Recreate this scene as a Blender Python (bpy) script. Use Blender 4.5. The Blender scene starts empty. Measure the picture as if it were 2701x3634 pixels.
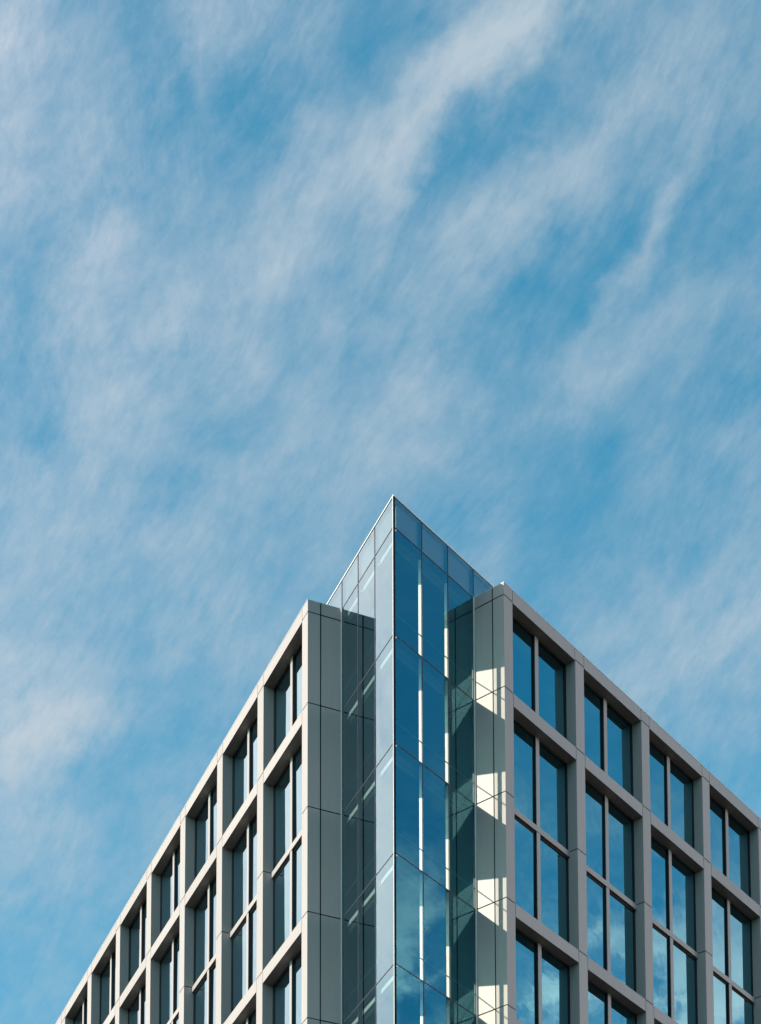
import bpy, bmesh, math, random
from mathutils import Matrix, Vector
random.seed(7)
R_ = math.radians
scene = bpy.context.scene
COL = scene.collection

# ---------------------------------------------------------------- survey numbers (metres)
K = 0.8
P0 = Vector((0.553, 72.0, 0.0))              # foot of the glass corner
AL, AR = -23.5395, 38.4916                   # bearings of the two facades
EYE = 1.6
ZT = 70.5871*K + EYE                         # top of the glass tower
ZB = 69.1046*K + EYE                         # top of the stone-clad wings = floor line 0
ZC = 68.5282*K + EYE                         # joint under the coping
ZO = 68.485*K + EYE                          # underside of the roof band
H = 5.0095*K                                 # storey height
BH = 0.6096*K                                # spandrel height
DF = 1.6845*K                                # wings project this far in front of the tower glass
DW = 0.895                                    # plane of the window glass
def F(n): return ZB - n*H
NLOW = 7                                     # lowest modelled window floor
ZLOW = F(NLOW)
G_ = dict(L=[0, 1.640, 3.155, 4.672, 6.20, 7.73], R=[0, 1.617, 3.149, 4.709, 6.24, 7.77])
W0 = dict(L=0.552, R=0.538)
PW = dict(L=0.649, R=0.575)
PP = dict(L=4.678, R=4.674)
NP = dict(L=12, R=8)
def bearing(a): return Vector((math.sin(R_(a)), math.cos(R_(a)), 0))
TD = dict(L=bearing(AL), R=bearing(AR))
ND = dict(L=-bearing(AL+90), R=-bearing(AR-90))
SG = dict(L=1.0, R=-1.0)
def rotz(s):
    x = TD[s]*SG[s]
    return math.atan2(x.y, x.x)
def P(s, t, d, z=0): 
    v = P0 + TD[s]*t + ND[s]*d; v.z = z; return v

# ---------------------------------------------------------------- materials
def mat(name):
    m = bpy.data.materials.new(name); m.use_nodes = True
    nt = m.node_tree; nt.nodes.clear()
    out = nt.nodes.new('ShaderNodeOutputMaterial')
    return m, nt, out
def nd(nt, typ, **kw):
    n = nt.nodes.new(typ)
    for k, v in kw.items():
        if k.startswith('i_'):
            n.inputs[k[2:].replace('_', ' ')].default_value = v
        else: setattr(n, k, v)
    return n
def cladding(name, col, rough=0.5, metallic=0.0, var=0.08, streak=0.12):
    m, nt, out = mat(name)
    b = nd(nt, 'ShaderNodeBsdfPrincipled'); b.inputs['Roughness'].default_value = rough
    b.inputs['Metallic'].default_value = metallic
    b.inputs['Specular IOR Level'].default_value = 0.35
    tc = nd(nt, 'ShaderNodeTexCoord')
    oi = nd(nt, 'ShaderNodeObjectInfo')
    n1 = nd(nt, 'ShaderNodeTexNoise'); n1.inputs['Scale'].default_value = 38; n1.inputs['Detail'].default_value = 4
    nt.links.new(tc.outputs['Object'], n1.inputs['Vector'])
    mp = nd(nt, 'ShaderNodeMapping'); mp.inputs['Scale'].default_value = (7, 7, 0.35)
    nt.links.new(tc.outputs['Object'], mp.inputs['Vector'])
    n2 = nd(nt, 'ShaderNodeTexNoise'); n2.inputs['Scale'].default_value = 1.0; n2.inputs['Detail'].default_value = 5
    nt.links.new(mp.outputs[0], n2.inputs['Vector'])
    # value = 1 + var*(rand-.5) + streak*(n2-.5) + .05*(n1-.5)
    a = nd(nt, 'ShaderNodeMath', operation='MULTIPLY_ADD'); a.inputs[1].default_value = var; a.inputs[2].default_value = 1-var/2-streak/2-0.05
    nt.links.new(oi.outputs['Random'], a.inputs[0])
    c = nd(nt, 'ShaderNodeMath', operation='MULTIPLY_ADD'); c.inputs[1].default_value = streak
    nt.links.new(n2.outputs['Fac'], c.inputs[0]); nt.links.new(a.outputs[0], c.inputs[2])
    e = nd(nt, 'ShaderNodeMath', operation='MULTIPLY_ADD'); e.inputs[1].default_value = 0.10
    nt.links.new(n1.outputs['Fac'], e.inputs[0]); nt.links.new(c.outputs[0], e.inputs[2])
    v = nd(nt, 'ShaderNodeVectorMath', operation='SCALE'); v.inputs[0].default_value = col
    nt.links.new(e.outputs[0], v.inputs['Scale'])
    nt.links.new(v.outputs[0], b.inputs['Base Color'])
    bp = nd(nt, 'ShaderNodeBump'); bp.inputs['Strength'].default_value = 0.08; bp.inputs['Distance'].default_value = 0.01
    nt.links.new(n1.outputs['Fac'], bp.inputs['Height']); nt.links.new(bp.outputs[0], b.inputs['Normal'])
    nt.links.new(b.outputs[0], out.inputs[0])
    return m
def plain(name, col, rough=0.5, metallic=0.0, spec=0.3):
    m, nt, out = mat(name)
    b = nd(nt, 'ShaderNodeBsdfPrincipled'); b.inputs['Roughness'].default_value = rough
    b.inputs['Metallic'].default_value = metallic; b.inputs['Specular IOR Level'].default_value = spec
    tc = nd(nt, 'ShaderNodeTexCoord'); n1 = nd(nt, 'ShaderNodeTexNoise'); n1.inputs['Scale'].default_value = 6
    nt.links.new(tc.outputs['Object'], n1.inputs['Vector'])
    mr = nd(nt, 'ShaderNodeMapRange'); mr.inputs['To Min'].default_value = 0.9; mr.inputs['To Max'].default_value = 1.1
    nt.links.new(n1.outputs['Fac'], mr.inputs['Value'])
    v = nd(nt, 'ShaderNodeVectorMath', operation='SCALE'); v.inputs[0].default_value = col
    nt.links.new(mr.outputs[0], v.inputs['Scale']); nt.links.new(v.outputs[0], b.inputs['Base Color'])
    nt.links.new(b.outputs[0], out.inputs[0])
    return m
def glass(name, tint, f0, body, trans, wav=0.0012):
    """coated facade glass: tinted mirror coat + clear fresnel coat over either a dark body or a clear pane"""
    m, nt, out = mat(name)
    tc = nd(nt, 'ShaderNodeTexCoord')
    n1 = nd(nt, 'ShaderNodeTexNoise'); n1.inputs['Scale'].default_value = 0.55; n1.inputs['Detail'].default_value = 2
    oi = nd(nt, 'ShaderNodeObjectInfo')
    of = nd(nt, 'ShaderNodeVectorMath', operation='MULTIPLY_ADD'); nt.links.new(oi.outputs['Random'], of.inputs[0]); of.inputs[1].default_value = (37, 53, 71)
    nt.links.new(tc.outputs['Object'], of.inputs[2]); nt.links.new(of.outputs[0], n1.inputs['Vector'])
    bp = nd(nt, 'ShaderNodeBump'); bp.inputs['Strength'].default_value = 1.0; bp.inputs['Distance'].default_value = wav
    nt.links.new(n1.outputs['Fac'], bp.inputs['Height'])
    g1 = nd(nt, 'ShaderNodeBsdfAnisotropic' if False else 'ShaderNodeBsdfGlossy'); g1.inputs['Roughness'].default_value = 0.0
    g1.inputs['Color'].default_value = (*[c*f0 for c in tint], 1)
    nt.links.new(bp.outputs[0], g1.inputs['Normal'])
    g2 = nd(nt, 'ShaderNodeBsdfGlossy'); g2.inputs['Roughness'].default_value = 0.0
    g2.inputs['Color'].default_value = (0.90, 0.95, 1.0, 1); nt.links.new(bp.outputs[0], g2.inputs['Normal'])
    if trans is None:
        base = nd(nt, 'ShaderNodeBsdfDiffuse'); base.inputs['Color'].default_value = (*body, 1)
    else:
        base = nd(nt, 'ShaderNodeBsdfTransparent')
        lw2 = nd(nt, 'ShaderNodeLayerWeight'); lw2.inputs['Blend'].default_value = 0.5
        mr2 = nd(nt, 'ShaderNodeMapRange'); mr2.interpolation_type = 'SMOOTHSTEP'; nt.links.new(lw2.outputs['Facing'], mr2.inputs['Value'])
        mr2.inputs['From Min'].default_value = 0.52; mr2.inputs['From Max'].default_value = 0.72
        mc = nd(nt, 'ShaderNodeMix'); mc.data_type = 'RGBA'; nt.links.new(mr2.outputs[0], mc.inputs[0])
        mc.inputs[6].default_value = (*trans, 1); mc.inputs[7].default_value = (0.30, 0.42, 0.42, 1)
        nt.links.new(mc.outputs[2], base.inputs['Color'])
    add = nd(nt, 'ShaderNodeAddShader')
    nt.links.new(base.outputs[0], add.inputs[0]); nt.links.new(g1.outputs[0], add.inputs[1])
    lw = nd(nt, 'ShaderNodeLayerWeight'); lw.inputs['Blend'].default_value = 0.5
    pw = nd(nt, 'ShaderNodeMath', operation='POWER'); nt.links.new(lw.outputs['Facing'], pw.inputs[0]); pw.inputs[1].default_value = 4.0
    fr = nd(nt, 'ShaderNodeMath', operation='MULTIPLY_ADD'); fr.use_clamp = True; nt.links.new(pw.outputs[0], fr.inputs[0]); fr.inputs[1].default_value = 1.40; fr.inputs[2].default_value = 0.01
    mx = nd(nt, 'ShaderNodeMixShader')
    nt.links.new(fr.outputs[0], mx.inputs[0]); nt.links.new(add.outputs[0], mx.inputs[1]); nt.links.new(g2.outputs[0], mx.inputs[2])
    nt.links.new(mx.outputs[0], out.inputs[0])
    return m
M_CLAD = cladding('cladding_panel_warm_grey', (0.45, 0.395, 0.38))
M_RET = cladding('cladding_panel_return', (0.45, 0.395, 0.38), rough=0.42)
M_JOINT = plain('joint_shadow_gap', (0.006, 0.007, 0.010), 0.95)
M_FRAME = plain('dark_window_frame', (0.022, 0.018, 0.022), 0.55)
M_CAP = plain('tower_joint_seal', (0.05, 0.06, 0.075), 0.5)
M_TRIM = plain('bright_metal_trim', (0.84, 0.81, 0.76), 0.4, 0.0)
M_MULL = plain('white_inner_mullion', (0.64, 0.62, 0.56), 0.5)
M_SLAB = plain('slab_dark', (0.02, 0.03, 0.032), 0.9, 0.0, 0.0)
M_EDGE = plain('slab_edge_sunlit', (0.42, 0.46, 0.45), 0.8, 0.0, 0.0)
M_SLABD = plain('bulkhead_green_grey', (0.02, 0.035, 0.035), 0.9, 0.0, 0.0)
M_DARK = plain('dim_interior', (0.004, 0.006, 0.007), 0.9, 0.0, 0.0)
M_RAIL = plain('guard_rail_metal', (0.03, 0.07, 0.08), 0.8, 0.0, 0.0)
M_MULD = plain('shaded_inner_mullion', (0.05, 0.07, 0.075), 0.6)
M_ROOF = plain('roof_membrane', (0.16, 0.16, 0.16), 0.9)
M_BASE = cladding('lower_storeys_cladding', (0.50, 0.48, 0.44))
M_SHADOWBOX = plain('shadow_box_panel', (0.05, 0.075, 0.085), 0.6)
M_GT = glass('tower_glass', (0.0, 0.45, 0.60), 0.38, None, (1.0, 1.0, 0.97), 0.0018)
M_GW = glass('window_glass', (0.13, 0.70, 0.86), 0.42, (0.002, 0.008, 0.012), None, 0.0035)
m, nt, out = mat('clear_inner_face')
t_ = nd(nt, 'ShaderNodeBsdfTransparent'); t_.inputs['Color'].default_value = (1, 1, 1, 1)
nt.links.new(t_.outputs[0], out.inputs[0]); M_CLEAR = m

# ---------------------------------------------------------------- object helpers
ROOT = bpy.data.objects.new('office_building', None); COL.objects.link(ROOT)
ROOT.location = P0
ROOT['label'] = 'office block with a pointed glass corner tower between two grids of pale grey piers'
ROOT['category'] = 'building'
def box(bm, a, b, mi=0):
    (x0, y0, z0), (x1, y1, z1) = a, b
    x0, x1 = min(x0, x1), max(x0, x1); y0, y1 = min(y0, y1), max(y0, y1); z0, z1 = min(z0, z1), max(z0, z1)
    v = [bm.verts.new(p) for p in ((x0,y0,z0),(x1,y0,z0),(x1,y1,z0),(x0,y1,z0),(x0,y0,z1),(x1,y0,z1),(x1,y1,z1),(x0,y1,z1))]
    for f in ((3,2,1,0),(4,5,6,7),(0,1,5,4),(1,2,6,5),(2,3,7,6),(3,0,4,7)):
        fc = bm.faces.new([v[i] for i in f]); fc.material_index = mi
def mesh(name, mats, fn):
    bm = bmesh.new(); fn(bm)
    me = bpy.data.meshes.new(name); bm.to_mesh(me); bm.free()
    for m_ in mats: me.materials.append(m_)
    return me
def link(name, me, s, org, parent=None, porg=None):
    """org = (t, d, z) of the object's origin; parent None means the building"""
    o = bpy.data.objects.new(name, me); COL.objects.link(o)
    if parent is None:
        o.parent = ROOT; o.location = P(s, *org) - P0; o.rotation_euler = (0, 0, rotz(s))
    else:
        o.parent = parent
        o.location = (SG[s]*(org[0]-porg[0]), org[1]-porg[1], org[2]-porg[2])
    return o
def B(bm, s, t0, t1, d0, d1, z0, z1, mi=0):
    box(bm, (SG[s]*t0, d0, z0), (SG[s]*t1, d1, z1), mi)
def world_poly(name, pts, z0, z1, mats, parent=True):
    """vertical prism over a plan polygon given in world xy"""
    bm = bmesh.new()
    lo = [bm.verts.new((p.x-P0.x, p.y-P0.y, z0)) for p in pts]; hi = [bm.verts.new((p.x-P0.x, p.y-P0.y, z1)) for p in pts]
    n = len(pts)
    bm.faces.new(lo[::-1]); bm.faces.new(hi)
    for i in range(n): bm.faces.new((lo[i], lo[(i+1) % n], hi[(i+1) % n], hi[i]))
    bmesh.ops.recalc_face_normals(bm, faces=bm.faces)
    me = bpy.data.meshes.new(name); bm.to_mesh(me); bm.free()
    for m_ in mats: me.materials.append(m_)
    o = bpy.data.objects.new(name, me); COL.objects.link(o); o.parent = ROOT
    return o
GAP = 0.021          # half a joint

# ---------------------------------------------------------------- wings
for s in 'LR':
    T3 = G_[s][3]
    w, pp, w0 = PW[s], PP[s], W0[s]
    def edges(i):
        if i == 0: return T3, T3+w0
        a = T3+w0+i*pp-w
        return a, a+w
    # piers
    def pier_mesh(first):
        ww = w0 if first else w
        def fn(bm):
            # dark core just under the skin shows in the joints
            B(bm, s, 0.018, ww-0.018, DW-0.25 if not first else 0.06, DF-0.018, ZLOW, ZB-0.02, 1)
            lv = [ZB, ZC] + [F(k) for k in range(1, NLOW+1)]
            for a, b in zip(lv[:-1], lv[1:]):
                g0 = 0 if a == ZB else GAP*0.9
                B(bm, s, 0, ww, DW-0.03, DF, b+GAP*0.9, a-g0)
        return mesh('pier', [M_CLAD, M_JOINT], fn)
    pm0, pm = pier_mesh(True), pier_mesh(False)
    for i in range(NP[s]):
        a, b = edges(i)
        link('pier', pm0 if i == 0 else pm, s, (a, 0, 0))
    # return wall: infill panels between the corner pier and the tower glass
    def ret(bm):
        lv = [ZB, ZC] + [F(k) for k in range(1, NLOW+1)]
        for a, b in zip(lv[:-1], lv[1:]):
            g0 = 0 if a == ZB else GAP*1.1
            B(bm, s, 0.004, 0.30, 0.055, DW-0.03-2.4*GAP, b+GAP*1.1, a-g0)
        B(bm, s, 0.03, 0.28, 0.02, DW-0.02, ZLOW, ZB-0.02, 1)
    link('return_wall', mesh('return_wall', [M_RET, M_JOINT], ret), s, (T3, 0, 0))
    def trim(bm):
        B(bm, s, -0.055, 0.001, -0.02, 0.052, ZLOW, ZB+0.01)
        B(bm, s, -0.09, -0.055, -0.022, 0.02, ZLOW, ZB+0.004, 1)
    link('corner_trim', mesh('corner_trim', [M_TRIM, M_CAP], trim), s, (T3, 0, 0))
    # bays
    bw = pp-w
    def band_mesh(z0, z1, name):
        def fn(bm):
            B(bm, s, GAP*1.35, bw-GAP*1.35, DW-0.12, DF, z0, z1)
        return mesh(name, [M_CLAD], fn)
    top_me = band_mesh(ZO, ZB, 'parapet')
    sp_me = band_mesh(-BH, 0, 'spandrel')
    cop_me = mesh('coping', [M_TRIM], lambda bm: B(bm, s, 0, pp, DF-0.35, DF+0.012, 0, 0.018))
    MW = 0.215        # width of the light mullion cap
    mods = {}
    def window_meshes(kind):
        hgt = {'top': ZO-F(1), 'double': 2*H-BH, }[kind]
        fr = 0.07
        mid = bw*0.5
        tz = H - 0.0     # intermediate floor line above the module's sill
        def frame(bm):
            y0, y1 = DW-0.05, DW+0.035
            B(bm, s, 0, fr, y0, y1, 0, hgt); B(bm, s, bw-fr, bw, y0, y1, 0, hgt)
            B(bm, s, fr, bw-fr, y0, y1, hgt-fr, hgt); B(bm, s, fr, bw-fr, y0, y1, 0, 0.04)
            B(bm, s, 0.02, bw-0.02, DW+0.036, DF-0.03, 0.0, 0.012)  # unseen dark sill plate, added to keep sun bounce off the soffits
            # dark glazing bar behind the cap, standing clear of it on both sides
            B(bm, s, mid-MW/2+0.006, mid+MW/2-0.006, y0, DW+0.072, 0.04, hgt-fr)
            B(bm, s, mid+MW/2-0.02, mid+MW/2+0.012, y0, DW+0.028, 0.042, hgt-fr-0.002)
            if kind == 'double':
                B(bm, s, fr, mid-0.10, y0, y1-0.014, tz-0.29, tz+0.01); B(bm, s, mid+0.10, bw-fr, y0, y1-0.014, tz-0.29, tz+0.01)
        def mull(bm):
            B(bm, s, mid-MW/2, mid+MW/2, DW+0.073, DW+0.095, 0.0, (tz-0.225 if kind == 'double' else hgt-0.02))
            if kind == 'double': B(bm, s, mid-MW/2, mid+MW/2, DW+0.073, DW+0.095, tz+0.006, hgt-0.02)
        def trans(bm):
            B(bm, s, 0.012, bw-0.012, DW+0.03, DW+0.11, tz-0.22, tz)
        panes = []
        rows = [(0.04, hgt-fr)] if kind == 'top' else [(0.04, tz-0.29), (tz+0.01, hgt-fr)]
        for r0, r1 in rows:
            for c0, c1 in ((fr, mid-0.10), (mid+0.10, bw-fr)):
                panes.append(((c0, 0, r0), mesh('pane', [M_GW], lambda bm, c0=c0, c1=c1, r0=r0, r1=r1: B(bm, s, 0, c1-c0, DW-0.03, DW, 0, r1-r0))))
        return (mesh('window', [M_FRAME], frame), mesh('mullion', [M_CLAD], mull),
                mesh('transom', [M_CLAD], trans) if kind == 'double' else None, panes)
    for kd in ('top', 'double'): mods[kd] = window_meshes(kd)
    for i in range(NP[s]-1):
        a = edges(i)[1]
        link('parapet', top_me, s, (a, 0, 0))
        for k in (1, 3, 5, 7): link('spandrel', sp_me, s, (a, 0, F(k)))
        for kind, zb in (('top', F(1)), ('double', F(3)), ('double', F(5)), ('double', F(7))):
            fme, mme, tme, panes = mods[kind]
            org = (a, 0, zb)
            wn = link('window', fme, s, org)
            link('mullion', mme, s, org, wn, org)
            if tme: link('transom', tme, s, org, wn, org)
            for off, pme in panes:
                pn = link('pane', pme, s, (a+off[0], 0, zb+off[2]), wn, org)
                pn.rotation_euler = (R_(random.uniform(-0.22, 0.22)), 0, R_(random.uniform(-0.18, 0.18)))
    def cop(bm):
        L_ = edges(NP[s]-1)[1]-T3
        B(bm, s, 0.0, L_, DF-0.5, DF+0.008, 0, 0.02)
        B(bm, s, 0.0, 0.5, 0.05, DF-0.5, 0, 0.02)
    link('roof_edge', mesh('roof_edge', [M_TRIM], cop), s, (T3, 0, ZB+0.003))

# bodies of the wings behind the windows, down to the ground
endL, endR = edges and (G_['L'][3]+W0['L']+(NP['L']-1)*PP['L']), (G_['R'][3]+W0['R']+(NP['R']-1)*PP['R'])
world_poly('wing_core', [P('L', 5.4, DW-0.3), P('L', endL, DW-0.3), P('L', endL, -14), P('L', 20, -9), P('L', 7.2, 0.0-0.35), P('L', 5.4, -0.4)], 0.0, ZB-0.35, [M_ROOF])
world_poly('wing_core', [P('R', 5.4, DW-0.3), P('R', endR, DW-0.3), P('R', endR, -14), P('R', 20, -9), P('R', 7.2, 0.0-0.35), P('R', 5.4, -0.4)], 0.0, ZB-0.35, [M_ROOF])
for s in 'LR':
    e = endL if s == 'L' else endR
    t3 = G_[s][3]
    def low(bm, s=s, e=e, t3=t3):
        B(bm, s, 0, e-t3, DW-0.2, DF-0.004, 0, ZLOW-0.01)
        B(bm, s, 0.01, 0.6, 0.0, DW-0.2, 0, ZLOW-0.01)
    link('lower_wall', mesh('lower_wall', [M_BASE], low), s, (t3, 0, 0))
    def lt(bm, s=s, t3=t3): B(bm, s, 0.0, t3, -0.2, -0.01, 0, ZLOW-0.01)
    world = None

# ---------------------------------------------------------------- glass corner tower
ZG = [ZT-0.05, ZB] + [F(k) for k in range(1, NLOW+1)]
for s in 'LR':
    g = G_[s]
    def capf(bm):
        cw = 0.018
        for k in range(1, len(g)):
            zlo = ZLOW if k < 3 else ZB
            if k == 3: zlo = ZB+0.02
            B(bm, s, g[k]-cw, g[k]+cw, -0.02, 0.012, zlo, ZT-0.05)
            B(bm, s, g[k]-0.04, g[k]+0.04, -0.17, -0.028, ZB+0.04, ZT-0.055)
        for z in ZG[1:]:
            tmax = g[-1]
            if z < ZB-0.1: tmax = g[3]-0.08
            B(bm, s, 0.055, tmax, -0.02, 0.009, z-cw, z+cw)
            B(bm, s, 0.20, tmax-0.03, -0.17, -0.029, z-(0.03 if s == 'R' else 0.027), z+(0.03 if s == 'R' else 0.027))
    frame = link('curtain_wall', mesh('curtain_wall', [M_CAP], capf), s, (0, 0, 0))
    fo = (0, 0, 0)
    # panes (outer face coated, the rest clear)
    for k in range(len(g)-1):
        for j in range(len(ZG)-1):
            if k >= 3 and j > 0: continue
            t0, t1 = g[k]+0.018, g[k+1]-0.018
            if k == 0: t0 = 0.055 if s == 'L' else 0.078
            if k == 2 and j > 0: t1 = g[3]-0.075
            z1, z0 = ZG[j]-(0.018 if j else 0), ZG[j+1]+0.018
            def pf(bm, t0=t0, t1=t1, z0=z0, z1=z1):
                B(bm, s, 0, t1-t0, -0.025, 0, 0, z1-z0, 1)
                for f in bm.faces:
                    f.normal_update()
                    if f.normal.y > 0.9: f.material_index = 0
            link('glass_pane', mesh('glass_pane', [M_GT, M_CLEAR], pf), s, (t0, 0, z0), frame, fo)
    # inner mullions: white on the right, shade painted into the left ones
    for k in (1, 2):
        def mf(bm): B(bm, s, -0.03, 0.03, -0.140, -0.027, ZLOW, ZB-0.3)
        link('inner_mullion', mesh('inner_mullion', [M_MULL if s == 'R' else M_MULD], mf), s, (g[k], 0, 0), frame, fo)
    # guard rail on each floor
    for k in range(1, NLOW+1):
        def rf(bm): B(bm, s, 0.15, g[3]-0.1, -0.056, -0.028, -0.012, 0.012)
        link('guard_rail', mesh('guard_rail', [M_RAIL], rf), s, (0, 0, F(k)+0.82), frame, fo)
    # sunlight painted as a pale strip on each floor edge, left glass only
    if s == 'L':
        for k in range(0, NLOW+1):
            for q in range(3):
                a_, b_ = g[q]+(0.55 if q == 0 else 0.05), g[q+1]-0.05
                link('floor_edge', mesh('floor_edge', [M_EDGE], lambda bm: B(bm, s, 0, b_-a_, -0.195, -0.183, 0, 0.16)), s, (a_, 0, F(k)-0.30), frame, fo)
    # coping of the tower
    def cf(bm): B(bm, s, 0.0, g[-1], -0.16, 0.02, 0, 0.06)
    # shadow boxes behind the top row of glass
    for k in range(len(g)-1):
        a, b = g[k]+(0.30 if k == 0 else 0.04), g[k+1]-0.04
        link('shadow_box', mesh('shadow_box', [M_SHADOWBOX], lambda bm: B(bm, s, 0, b-a, -0.16, -0.12, 0.0, ZT-ZB-0.145)), s, (a, 0, ZB+0.08), frame, fo)
# corner post, mitred coping, slabs, inner wall as plan polygons
def plan(*q): return [P(s_, t_, d_) for s_, t_, d_ in q]
c_out = P0 + (-(TD['L']+TD['R'])).normalized()*0.0
def inner(s, t, off):  return P(s, t, -off)
def meet(off):         # corner point of the two faces offset inwards by off
    half = R_((AR-AL)/2); ax = (TD['L']+TD['R']).normalized()
    return P0 + ax*(off/math.sin(half))
post = world_poly('corner_post', [P('L', 0.05, 0.012), meet(-0.012), P('R', 0.075, 0.012), P('R', 0.075, -0.03), P('L', 0.05, -0.03)], ZLOW, ZT-0.05, [M_JOINT])
strip = mesh('corner_trim', [M_TRIM], lambda bm: B(bm, 'L', 0.008, 0.045, 0.0125, 0.022, ZLOW, ZT-0.06))
link('corner_trim', strip, 'L', (0, 0, 0))
gl, gr = G_['L'][-1], G_['R'][-1]
world_poly('tower_coping', [meet(-0.02), P('R', gr, 0.02), P('R', gr, -0.16), meet(0.16), P('L', gl, -0.16), P('L', gl, 0.02)], ZT-0.05, ZT, [M_TRIM])
world_poly('tower_roof', [meet(0.165), P('R', gr, -0.165), P('L', gl, -0.165)], ZT-0.30, ZT-0.12, [M_ROOF])
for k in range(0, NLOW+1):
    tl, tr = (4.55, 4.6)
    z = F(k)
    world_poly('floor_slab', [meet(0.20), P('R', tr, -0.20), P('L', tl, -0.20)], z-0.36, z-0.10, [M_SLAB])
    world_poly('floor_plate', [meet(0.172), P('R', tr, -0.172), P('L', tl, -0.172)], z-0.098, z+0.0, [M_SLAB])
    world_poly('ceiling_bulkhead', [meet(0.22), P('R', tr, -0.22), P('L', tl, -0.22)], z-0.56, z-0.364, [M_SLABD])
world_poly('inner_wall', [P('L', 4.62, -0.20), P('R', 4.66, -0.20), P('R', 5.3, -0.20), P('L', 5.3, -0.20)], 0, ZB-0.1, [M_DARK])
world_poly('lower_glass_base', [P('L', 0.0, 0.0), P('L', 4.66, 0.0), P('R', 4.7, 0.0)], 0, ZLOW-0.02, [M_BASE])
# tower body above the wing roofs
world_poly('tower_back', [P('L', gl-0.05, -0.2), P('L', 4.9, -0.2), P('R', 4.9, -0.2), P('R', gr-0.05, -0.2)], ZB-0.35, ZT-0.31, [M_SHADOWBOX])

# ---------------------------------------------------------------- ground
m, nt, out = mat('paved_ground')
b = nd(nt, 'ShaderNodeBsdfPrincipled'); b.inputs['Roughness'].default_value = 0.9
tc = nd(nt, 'ShaderNodeTexCoord'); n1 = nd(nt, 'ShaderNodeTexNoise'); n1.inputs['Scale'].default_value = 0.15; n1.inputs['Detail'].default_value = 8
nt.links.new(tc.outputs['Object'], n1.inputs['Vector'])
cr = nd(nt, 'ShaderNodeValToRGB'); cr.color_ramp.elements[0].color = (0.022, 0.02, 0.017, 1); cr.color_ramp.elements[1].color = (0.05, 0.043, 0.034, 1)
nt.links.new(n1.outputs['Fac'], cr.inputs[0]); nt.links.new(cr.outputs[0], b.inputs['Base Color']); nt.links.new(b.outputs[0], out.inputs[0])
me = bpy.data.meshes.new('ground'); S = 4000
me.from_pydata([(-S, -S, 0), (S, -S, 0), (S, S, 0), (-S, S, 0)], [], [(0, 1, 2, 3)]); me.materials.append(m)
gro = bpy.data.objects.new('ground', me); COL.objects.link(gro); gro['kind'] = 'structure'; gro['label'] = 'paved street level ground'

# ---------------------------------------------------------------- camera
FOC, HOR, PITCH, ROLL = 7944.1265, 6632.3272, 6.5662, -0.1233
cam = bpy.data.cameras.new('camera'); co = bpy.data.objects.new('camera', cam); COL.objects.link(co)
cam.sensor_fit = 'VERTICAL'; cam.sensor_height = 36; cam.sensor_width = 36
cam.lens = 36*FOC/3634; cam.shift_y = (HOR-1817)/3634; cam.shift_x = 0.0
cam.clip_end = 20000; cam.clip_start = 0.1
co.location = (0, 0, EYE)
co.matrix_world = Matrix.Translation((0, 0, EYE)) @ Matrix.Rotation(R_(90+PITCH), 4, 'X') @ Matrix.Rotation(R_(ROLL), 4, 'Z')
scene.camera = co

# ---------------------------------------------------------------- sun
SUN_AZ, SUN_EL = -104.8, 30.4          # bearing from +y, clockwise positive
sd = bearing(SUN_AZ)*math.cos(R_(SUN_EL)); sd.z = math.sin(R_(SUN_EL))
sl = bpy.data.lights.new('sun', 'SUN'); sl.energy = 5.0; sl.angle = R_(0.5); sl.color = (1.0, 0.93, 0.80)
so = bpy.data.objects.new('sun', sl); COL.objects.link(so)
so.rotation_euler = (-sd).to_track_quat('-Z', 'Y').to_euler(); so.location = (0, 0, 90)

# ---------------------------------------------------------------- world: sky + cirrus
wd = bpy.data.worlds.new('World'); scene.world = wd; wd.use_nodes = True
nt = wd.node_tree; nt.nodes.clear(); LK = nt.links.new
out = nd(nt, 'ShaderNodeOutputWorld'); bg = nd(nt, 'ShaderNodeBackground'); bg.inputs['Strength'].default_value = 0.15
LK(bg.outputs[0], out.inputs[0])
sky = nd(nt, 'ShaderNodeTexSky'); sky.sky_type = 'NISHITA'; sky.sun_disc = False
sky.sun_elevation = R_(SUN_EL); sky.sun_rotation = R_(SUN_AZ); sky.air_density = 1.0; sky.dust_density = 0.6; sky.ozone_density = 1.5
tc = nd(nt, 'ShaderNodeTexCoord'); D = tc.outputs['Generated']
def math_(op, a=None, b=None, c=None, clamp=False):
    n = nd(nt, 'ShaderNodeMath', operation=op); n.use_clamp = clamp
    for i, v in enumerate((a, b, c)):
        if v is None: continue
        if isinstance(v, (int, float)): n.inputs[i].default_value = v
        else: LK(v, n.inputs[i])
    return n.outputs[0]
tint = nd(nt, 'ShaderNodeVectorMath', operation='MULTIPLY'); LK(sky.outputs[0], tint.inputs[0]); tint.inputs[1].default_value = (0.38, 1.45, 1.40)
sx = nd(nt, 'ShaderNodeSeparateXYZ'); LK(D, sx.inputs[0])
X_, Y_, Z_ = sx.outputs
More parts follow.
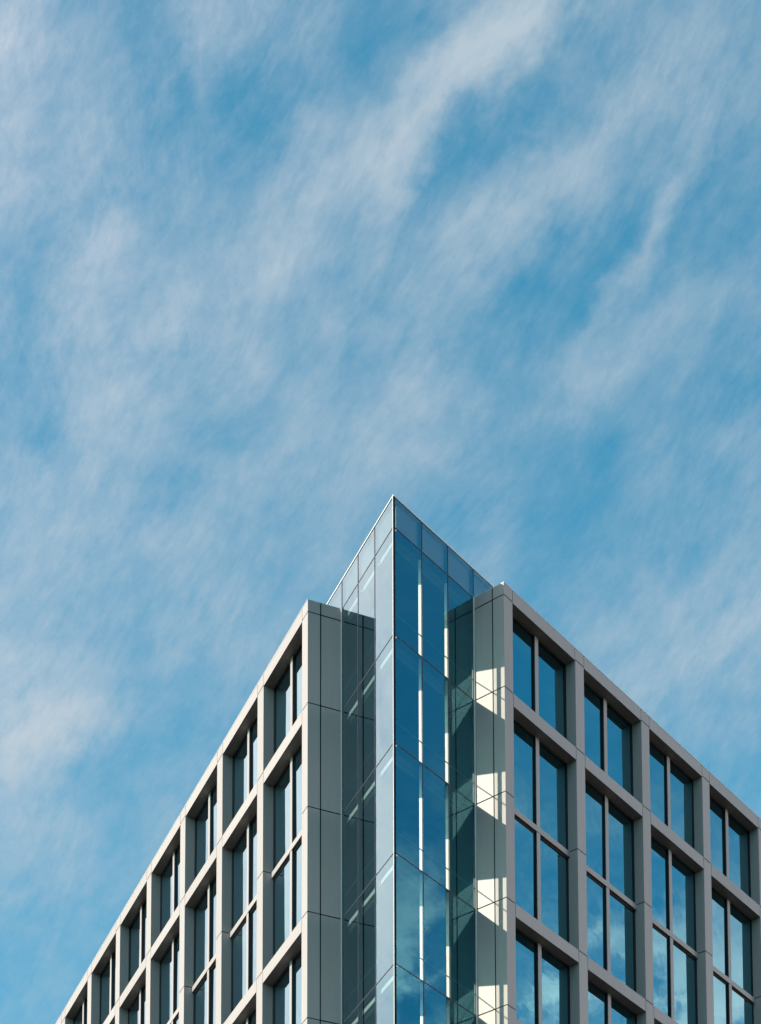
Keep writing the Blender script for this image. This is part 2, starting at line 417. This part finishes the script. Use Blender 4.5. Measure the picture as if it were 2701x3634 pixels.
# central projection on the plane y = 1 places the big cloud streaks
ys = math_('MAXIMUM', Y_, 0.05)
cmb = nd(nt, 'ShaderNodeCombineXYZ'); LK(math_('DIVIDE', X_, ys), cmb.inputs[0]); LK(math_('DIVIDE', Z_, ys), cmb.inputs[1])
wn = nd(nt, 'ShaderNodeTexNoise'); wn.inputs['Scale'].default_value = 22; wn.inputs['Detail'].default_value = 5; wn.inputs['Roughness'].default_value = 0.6
LK(D, wn.inputs['Vector'])
ws = nd(nt, 'ShaderNodeVectorMath', operation='SUBTRACT'); LK(wn.outputs['Color'], ws.inputs[0]); ws.inputs[1].default_value = (0.5, 0.5, 0.5)
wa = nd(nt, 'ShaderNodeVectorMath', operation='MULTIPLY_ADD'); LK(ws.outputs[0], wa.inputs[0]); wa.inputs[1].default_value = (0.07, 0.07, 0.0); LK(cmb.outputs[0], wa.inputs[2])
PV = wa.outputs[0]
def pix(u, v):           # photo pixel (full size) -> (x/y, z/y) of its direction
    r = R_(ROLL); a = (u-1350.5)/FOC; b = -(v-HOR)/FOC
    p = R_(PITCH)
    y = math.cos(p)-b*math.sin(p); z = math.sin(p)+b*math.cos(p)
    return a/y, z/y
BL = [ # cx, cy, half length, half width, angle, weight   (coordinates of the 1652-wide view)
 (960,240,400,75,47,.95),(870,440,170,40,66,.65),(1080,80,240,70,32,.6),(560,560,280,120,52,.40),(590,790,150,80,45,.30),
 (160,330,330,110,112,.22),(1350,270,330,90,46,.50),(1110,480,260,80,50,.35),(1480,420,240,32,62,.50),(1410,560,220,26,56,.35),
 (1420,730,190,60,38,.35),(40,1570,190,100,35,.95),(1580,1340,340,150,40,.55),(1430,1500,260,120,40,.35),(1010,870,260,100,52,.30),
 (330,1150,330,160,35,.22),(650,1020,330,160,42,.22),(740,180,190,80,80,.25),(950,650,300,140,50,.18),(20,480,200,60,85,.14),
 (370,740,220,60,60,.22),(1230,850,200,60,45,.2),(870,930,180,80,45,.22),(250,620,200,100,60,.18),(480,160,160,30,105,.22),
 (820,60,130,70,60,-.60),(600,240,190,70,70,-.45),(745,490,110,70,50,-.42),(1030,340,160,80,60,-.45),(1190,190,160,75,45,-.38),
 (1280,560,240,120,52,-.60),(400,140,190,60,110,-.32),(40,820,160,90,70,-.22),(1600,830,130,60,50,-.42),(1290,1180,240,90,52,-.24),(180,980,260,120,60,.14),(1380,960,220,90,50,.14),(40,1680,110,60,60,.55),(110,1560,90,45,30,.4),(20,1820,140,60,70,.25),
 (500,960,140,60,30,-.30),(290,1010,110,60,60,-.16),(1610,460,140,80,60,-.3),(400,1640,220,110,40,-.16),(250,1350,520,330,60,.14),(1060,760,160,80,50,-.2),
 (1250,1000,200,80,50,-.25)]
dens = None
for cx, cy, hl, hw, ang, wt in BL:
    k = 2701/1652
    a0, b0 = pix(cx*k, cy*k)
    a1, b1 = pix((cx+hl*math.cos(R_(ang)))*k, (cy-hl*math.sin(R_(ang)))*k)
    L_ = math.hypot(a1-a0, b1-b0); th = math.atan2(b1-b0, a1-a0)
    mp = nd(nt, 'ShaderNodeMapping'); mp.vector_type = 'TEXTURE'
    mp.inputs['Location'].default_value = (a0, b0, 0); mp.inputs['Rotation'].default_value = (0, 0, th)
    mp.inputs['Scale'].default_value = (L_*1.5, L_*hw/hl*1.7, 1)
    LK(PV, mp.inputs['Vector'])
    g = nd(nt, 'ShaderNodeTexGradient'); g.gradient_type = 'SPHERICAL'; LK(mp.outputs[0], g.inputs['Vector'])
    sm = math_('SMOOTH_MIN', g.outputs['Fac'], 1.0, 0.0) if False else g.outputs['Fac']
    dens = math_('MULTIPLY_ADD', sm, wt*0.72, dens if dens is not None else 0.0)
front = nd(nt, 'ShaderNodeMapRange'); LK(Y_, front.inputs['Value']); front.inputs['From Min'].default_value = 0.3; front.inputs['From Max'].default_value = 0.6
blobs = math_('MULTIPLY', dens, front.outputs[0])
# fibrous cirrus over the whole sky: direction rotated about y, stretched along the streaks
wl = nd(nt, 'ShaderNodeTexNoise'); wl.inputs['Scale'].default_value = 4.0; wl.inputs['Detail'].default_value = 2; LK(D, wl.inputs['Vector'])
wl1 = nd(nt, 'ShaderNodeVectorMath', operation='SUBTRACT'); LK(wl.outputs['Color'], wl1.inputs[0]); wl1.inputs[1].default_value = (0.5, 0.5, 0.5)
wl2 = nd(nt, 'ShaderNodeVectorMath', operation='MULTIPLY_ADD'); LK(wl1.outputs[0], wl2.inputs[0]); wl2.inputs[1].default_value = (0.06, 0.06, 0.06); LK(D, wl2.inputs[2])
DW_ = wl2.outputs[0]
def fiber(rot, sc, scale, detail, rough, dist=0.0, seed=0.0):
    mp = nd(nt, 'ShaderNodeMapping'); mp.inputs['Rotation'].default_value = (0, R_(rot), 0); mp.inputs['Location'].default_value = (seed, seed, seed)
    LK(DW_, mp.inputs['Vector'])
    m2 = nd(nt, 'ShaderNodeMapping'); m2.inputs['Scale'].default_value = sc; LK(mp.outputs[0], m2.inputs['Vector'])
    n = nd(nt, 'ShaderNodeTexNoise'); n.inputs['Scale'].default_value = scale; n.inputs['Detail'].default_value = detail; n.inputs['Roughness'].default_value = rough
    n.inputs['Distortion'].default_value = dist
    LK(m2.outputs[0], n.inputs['Vector']); return n.outputs['Fac']
f1 = fiber(50, (1, 1.2, 1.55), 17, 10, 0.62, 0.0, 0.3)
f2 = fiber(54, (0.6, 1.6, 3.0), 80, 10, 0.72, 0.0, 1.7)
f5 = fiber(46, (0.8, 1, 1.7), 46, 10, 0.70, 0.0, 9.2)
f4 = fiber(30, (1, 1, 1.8), 9, 8, 0.6, 0.3, 7.7)
f3 = fiber(40, (1, 1, 1.4), 3.0, 3, 0.5, 0.2, 4.1)
def lobe(az, el, c0, c1):        # 1 inside a cone around a direction, 0 outside
    v = bearing(az)*math.cos(R_(el)); v.z = math.sin(R_(el))
    dt = nd(nt, 'ShaderNodeVectorMath', operation='DOT_PRODUCT'); LK(D, dt.inputs[0]); dt.inputs[1].default_value = v
    mr = nd(nt, 'ShaderNodeMapRange'); mr.interpolation_type = 'SMOOTHSTEP'; LK(dt.outputs['Value'], mr.inputs['Value'])
    mr.inputs['From Min'].default_value = c0; mr.inputs['From Max'].default_value = c1
    return mr.outputs[0]
fib = math_('MULTIPLY_ADD', math_('SUBTRACT', f1, 0.5), 0.80, math_('MULTIPLY', math_('SUBTRACT', f2, 0.5), math_('MULTIPLY_ADD', math_('MAXIMUM', blobs, 0.0), 0.8, 0.22)))
fib = math_('MULTIPLY_ADD', math_('SUBTRACT', f5, 0.5), 0.85, fib)
def lobepix(u, v, r0, r1):       # around the direction of a photo pixel, radii in pixels (full size photo)
    a, b = pix(u, v); az = math.degrees(math.atan(a)); el = math.degrees(math.atan(b*math.cos(math.atan(a))))
    return lobe(az, el, math.cos(r0/FOC*0.68), math.cos(r1/FOC*0.68))
def ridged(rot, sc, scale, seed, pw=3.0):
    n = fiber(rot, sc, scale, 6, 0.55, 0.0, seed)
    a = math_('ABSOLUTE', math_('MULTIPLY_ADD', n, 2.0, -1.0))
    return math_('POWER', math_('SUBTRACT', 1.0, math_('MINIMUM', math_('MULTIPLY', a, 1.6), 1.0)), pw)
def patch(scale, seed, lo, hi):
    n = fiber(45, (1, 1, 1.6), scale, 4, 0.55, 0.0, seed)
    mr = nd(nt, 'ShaderNodeMapRange'); mr.interpolation_type = 'SMOOTHSTEP'; LK(n, mr.inputs['Value']); mr.inputs['From Min'].default_value = lo; mr.inputs['From Max'].default_value = hi
    return mr.outputs[0]
leftm = lobepix(150, 500, 1500, 500)
fa = math_('MULTIPLY', math_('MULTIPLY', ridged(47, (0.5, 1.2, 4.6), 52, 2.2, 1.6), patch(16, 3.3, 0.44, 0.62)), math_('SUBTRACT', 1.0, math_('MULTIPLY', leftm, 0.7)))
fb = math_('MULTIPLY', ridged(60, (0.5, 1.2, 5.0), 56, 5.9, 1.6), patch(13, 8.8, 0.45, 0.63))
fc = math_('MULTIPLY', math_('MULTIPLY', ridged(104, (0.5, 1.2, 4.2), 48, 6.4, 1.6), patch(14, 1.3, 0.42, 0.6)), leftm)
fsum = math_('ADD', math_('MULTIPLY', fa, 0.13), math_('ADD', math_('MULTIPLY', fb, 0.12), math_('MULTIPLY', fc, 0.11)))
fib = math_('ADD', fib, math_('SUBTRACT', fsum, 0.03))
d0 = math_('ADD', math_('ADD', blobs, 0.21), fib)
d1 = math_('MULTIPLY_ADD', math_('SUBTRACT', f3, 0.5), 0.35, d0)
# cloud banks outside the view: a bright one low on the right, thin veil towards the sun, clear blue behind
d2 = math_('MULTIPLY_ADD', lobe(92, 6, 0.90, 0.97), 0.9, d1)
d2 = math_('MULTIPLY_ADD', lobe(-58, 38, 0.78, 0.95), 0.7, d2)
d2 = math_('MULTIPLY_ADD', lobe(76, 44, 0.88, 0.98), -0.35, d2)
d2 = math_('MULTIPLY_ADD', lobe(185, 20, 0.3, 0.9), -0.05, d2)
pt = nd(nt, 'ShaderNodeMapRange'); pt.interpolation_type = 'SMOOTHSTEP'; LK(f4, pt.inputs['Value']); pt.inputs['From Min'].default_value = 0.44; pt.inputs['From Max'].default_value = 0.56
low = lobe(74, 18.5, 0.964, 0.990)
puff = math_('MULTIPLY', pt.outputs[0], low)
d2 = math_('MULTIPLY_ADD', puff, 1.15, d2)
cov = nd(nt, 'ShaderNodeMapRange'); cov.interpolation_type = 'SMOOTHSTEP'; LK(d2, cov.inputs['Value'])
cov.inputs['From Min'].default_value = -0.35; cov.inputs['From Max'].default_value = 1.35; cov.inputs['To Max'].default_value = 1.0
glow = lobe(SUN_AZ, SUN_EL, 0.15, 0.85)
cb = nd(nt, 'ShaderNodeMix'); cb.data_type = 'RGBA'; cb.clamp_factor = False; LK(math_('MAXIMUM', math_('MAXIMUM', glow, math_('MULTIPLY', low, 0.9)), math_('MULTIPLY', lobe(92, 8, 0.88, 0.97), 1.7)), cb.inputs[0]); cb.inputs[6].default_value = (3.25, 3.95, 4.5, 1); cb.inputs[7].default_value = (15.5, 12.2, 11.4, 1)
mixc = nd(nt, 'ShaderNodeMix'); mixc.data_type = 'RGBA'; LK(cov.outputs[0], mixc.inputs[0]); LK(tint.outputs[0], mixc.inputs[6]); LK(cb.outputs[2], mixc.inputs[7])
LK(mixc.outputs[2], bg.inputs['Color'])

# ---------------------------------------------------------------- render settings
scene.view_settings.view_transform = 'Standard'; scene.view_settings.look = 'None'
scene.view_settings.exposure = 0.0; scene.view_settings.gamma = 1.0
scene.cycles.max_bounces = 8; scene.cycles.diffuse_bounces = 1; scene.cycles.transparent_max_bounces = 16; scene.cycles.glossy_bounces = 4
scene.cycles.caustics_reflective = False; scene.cycles.caustics_refractive = False
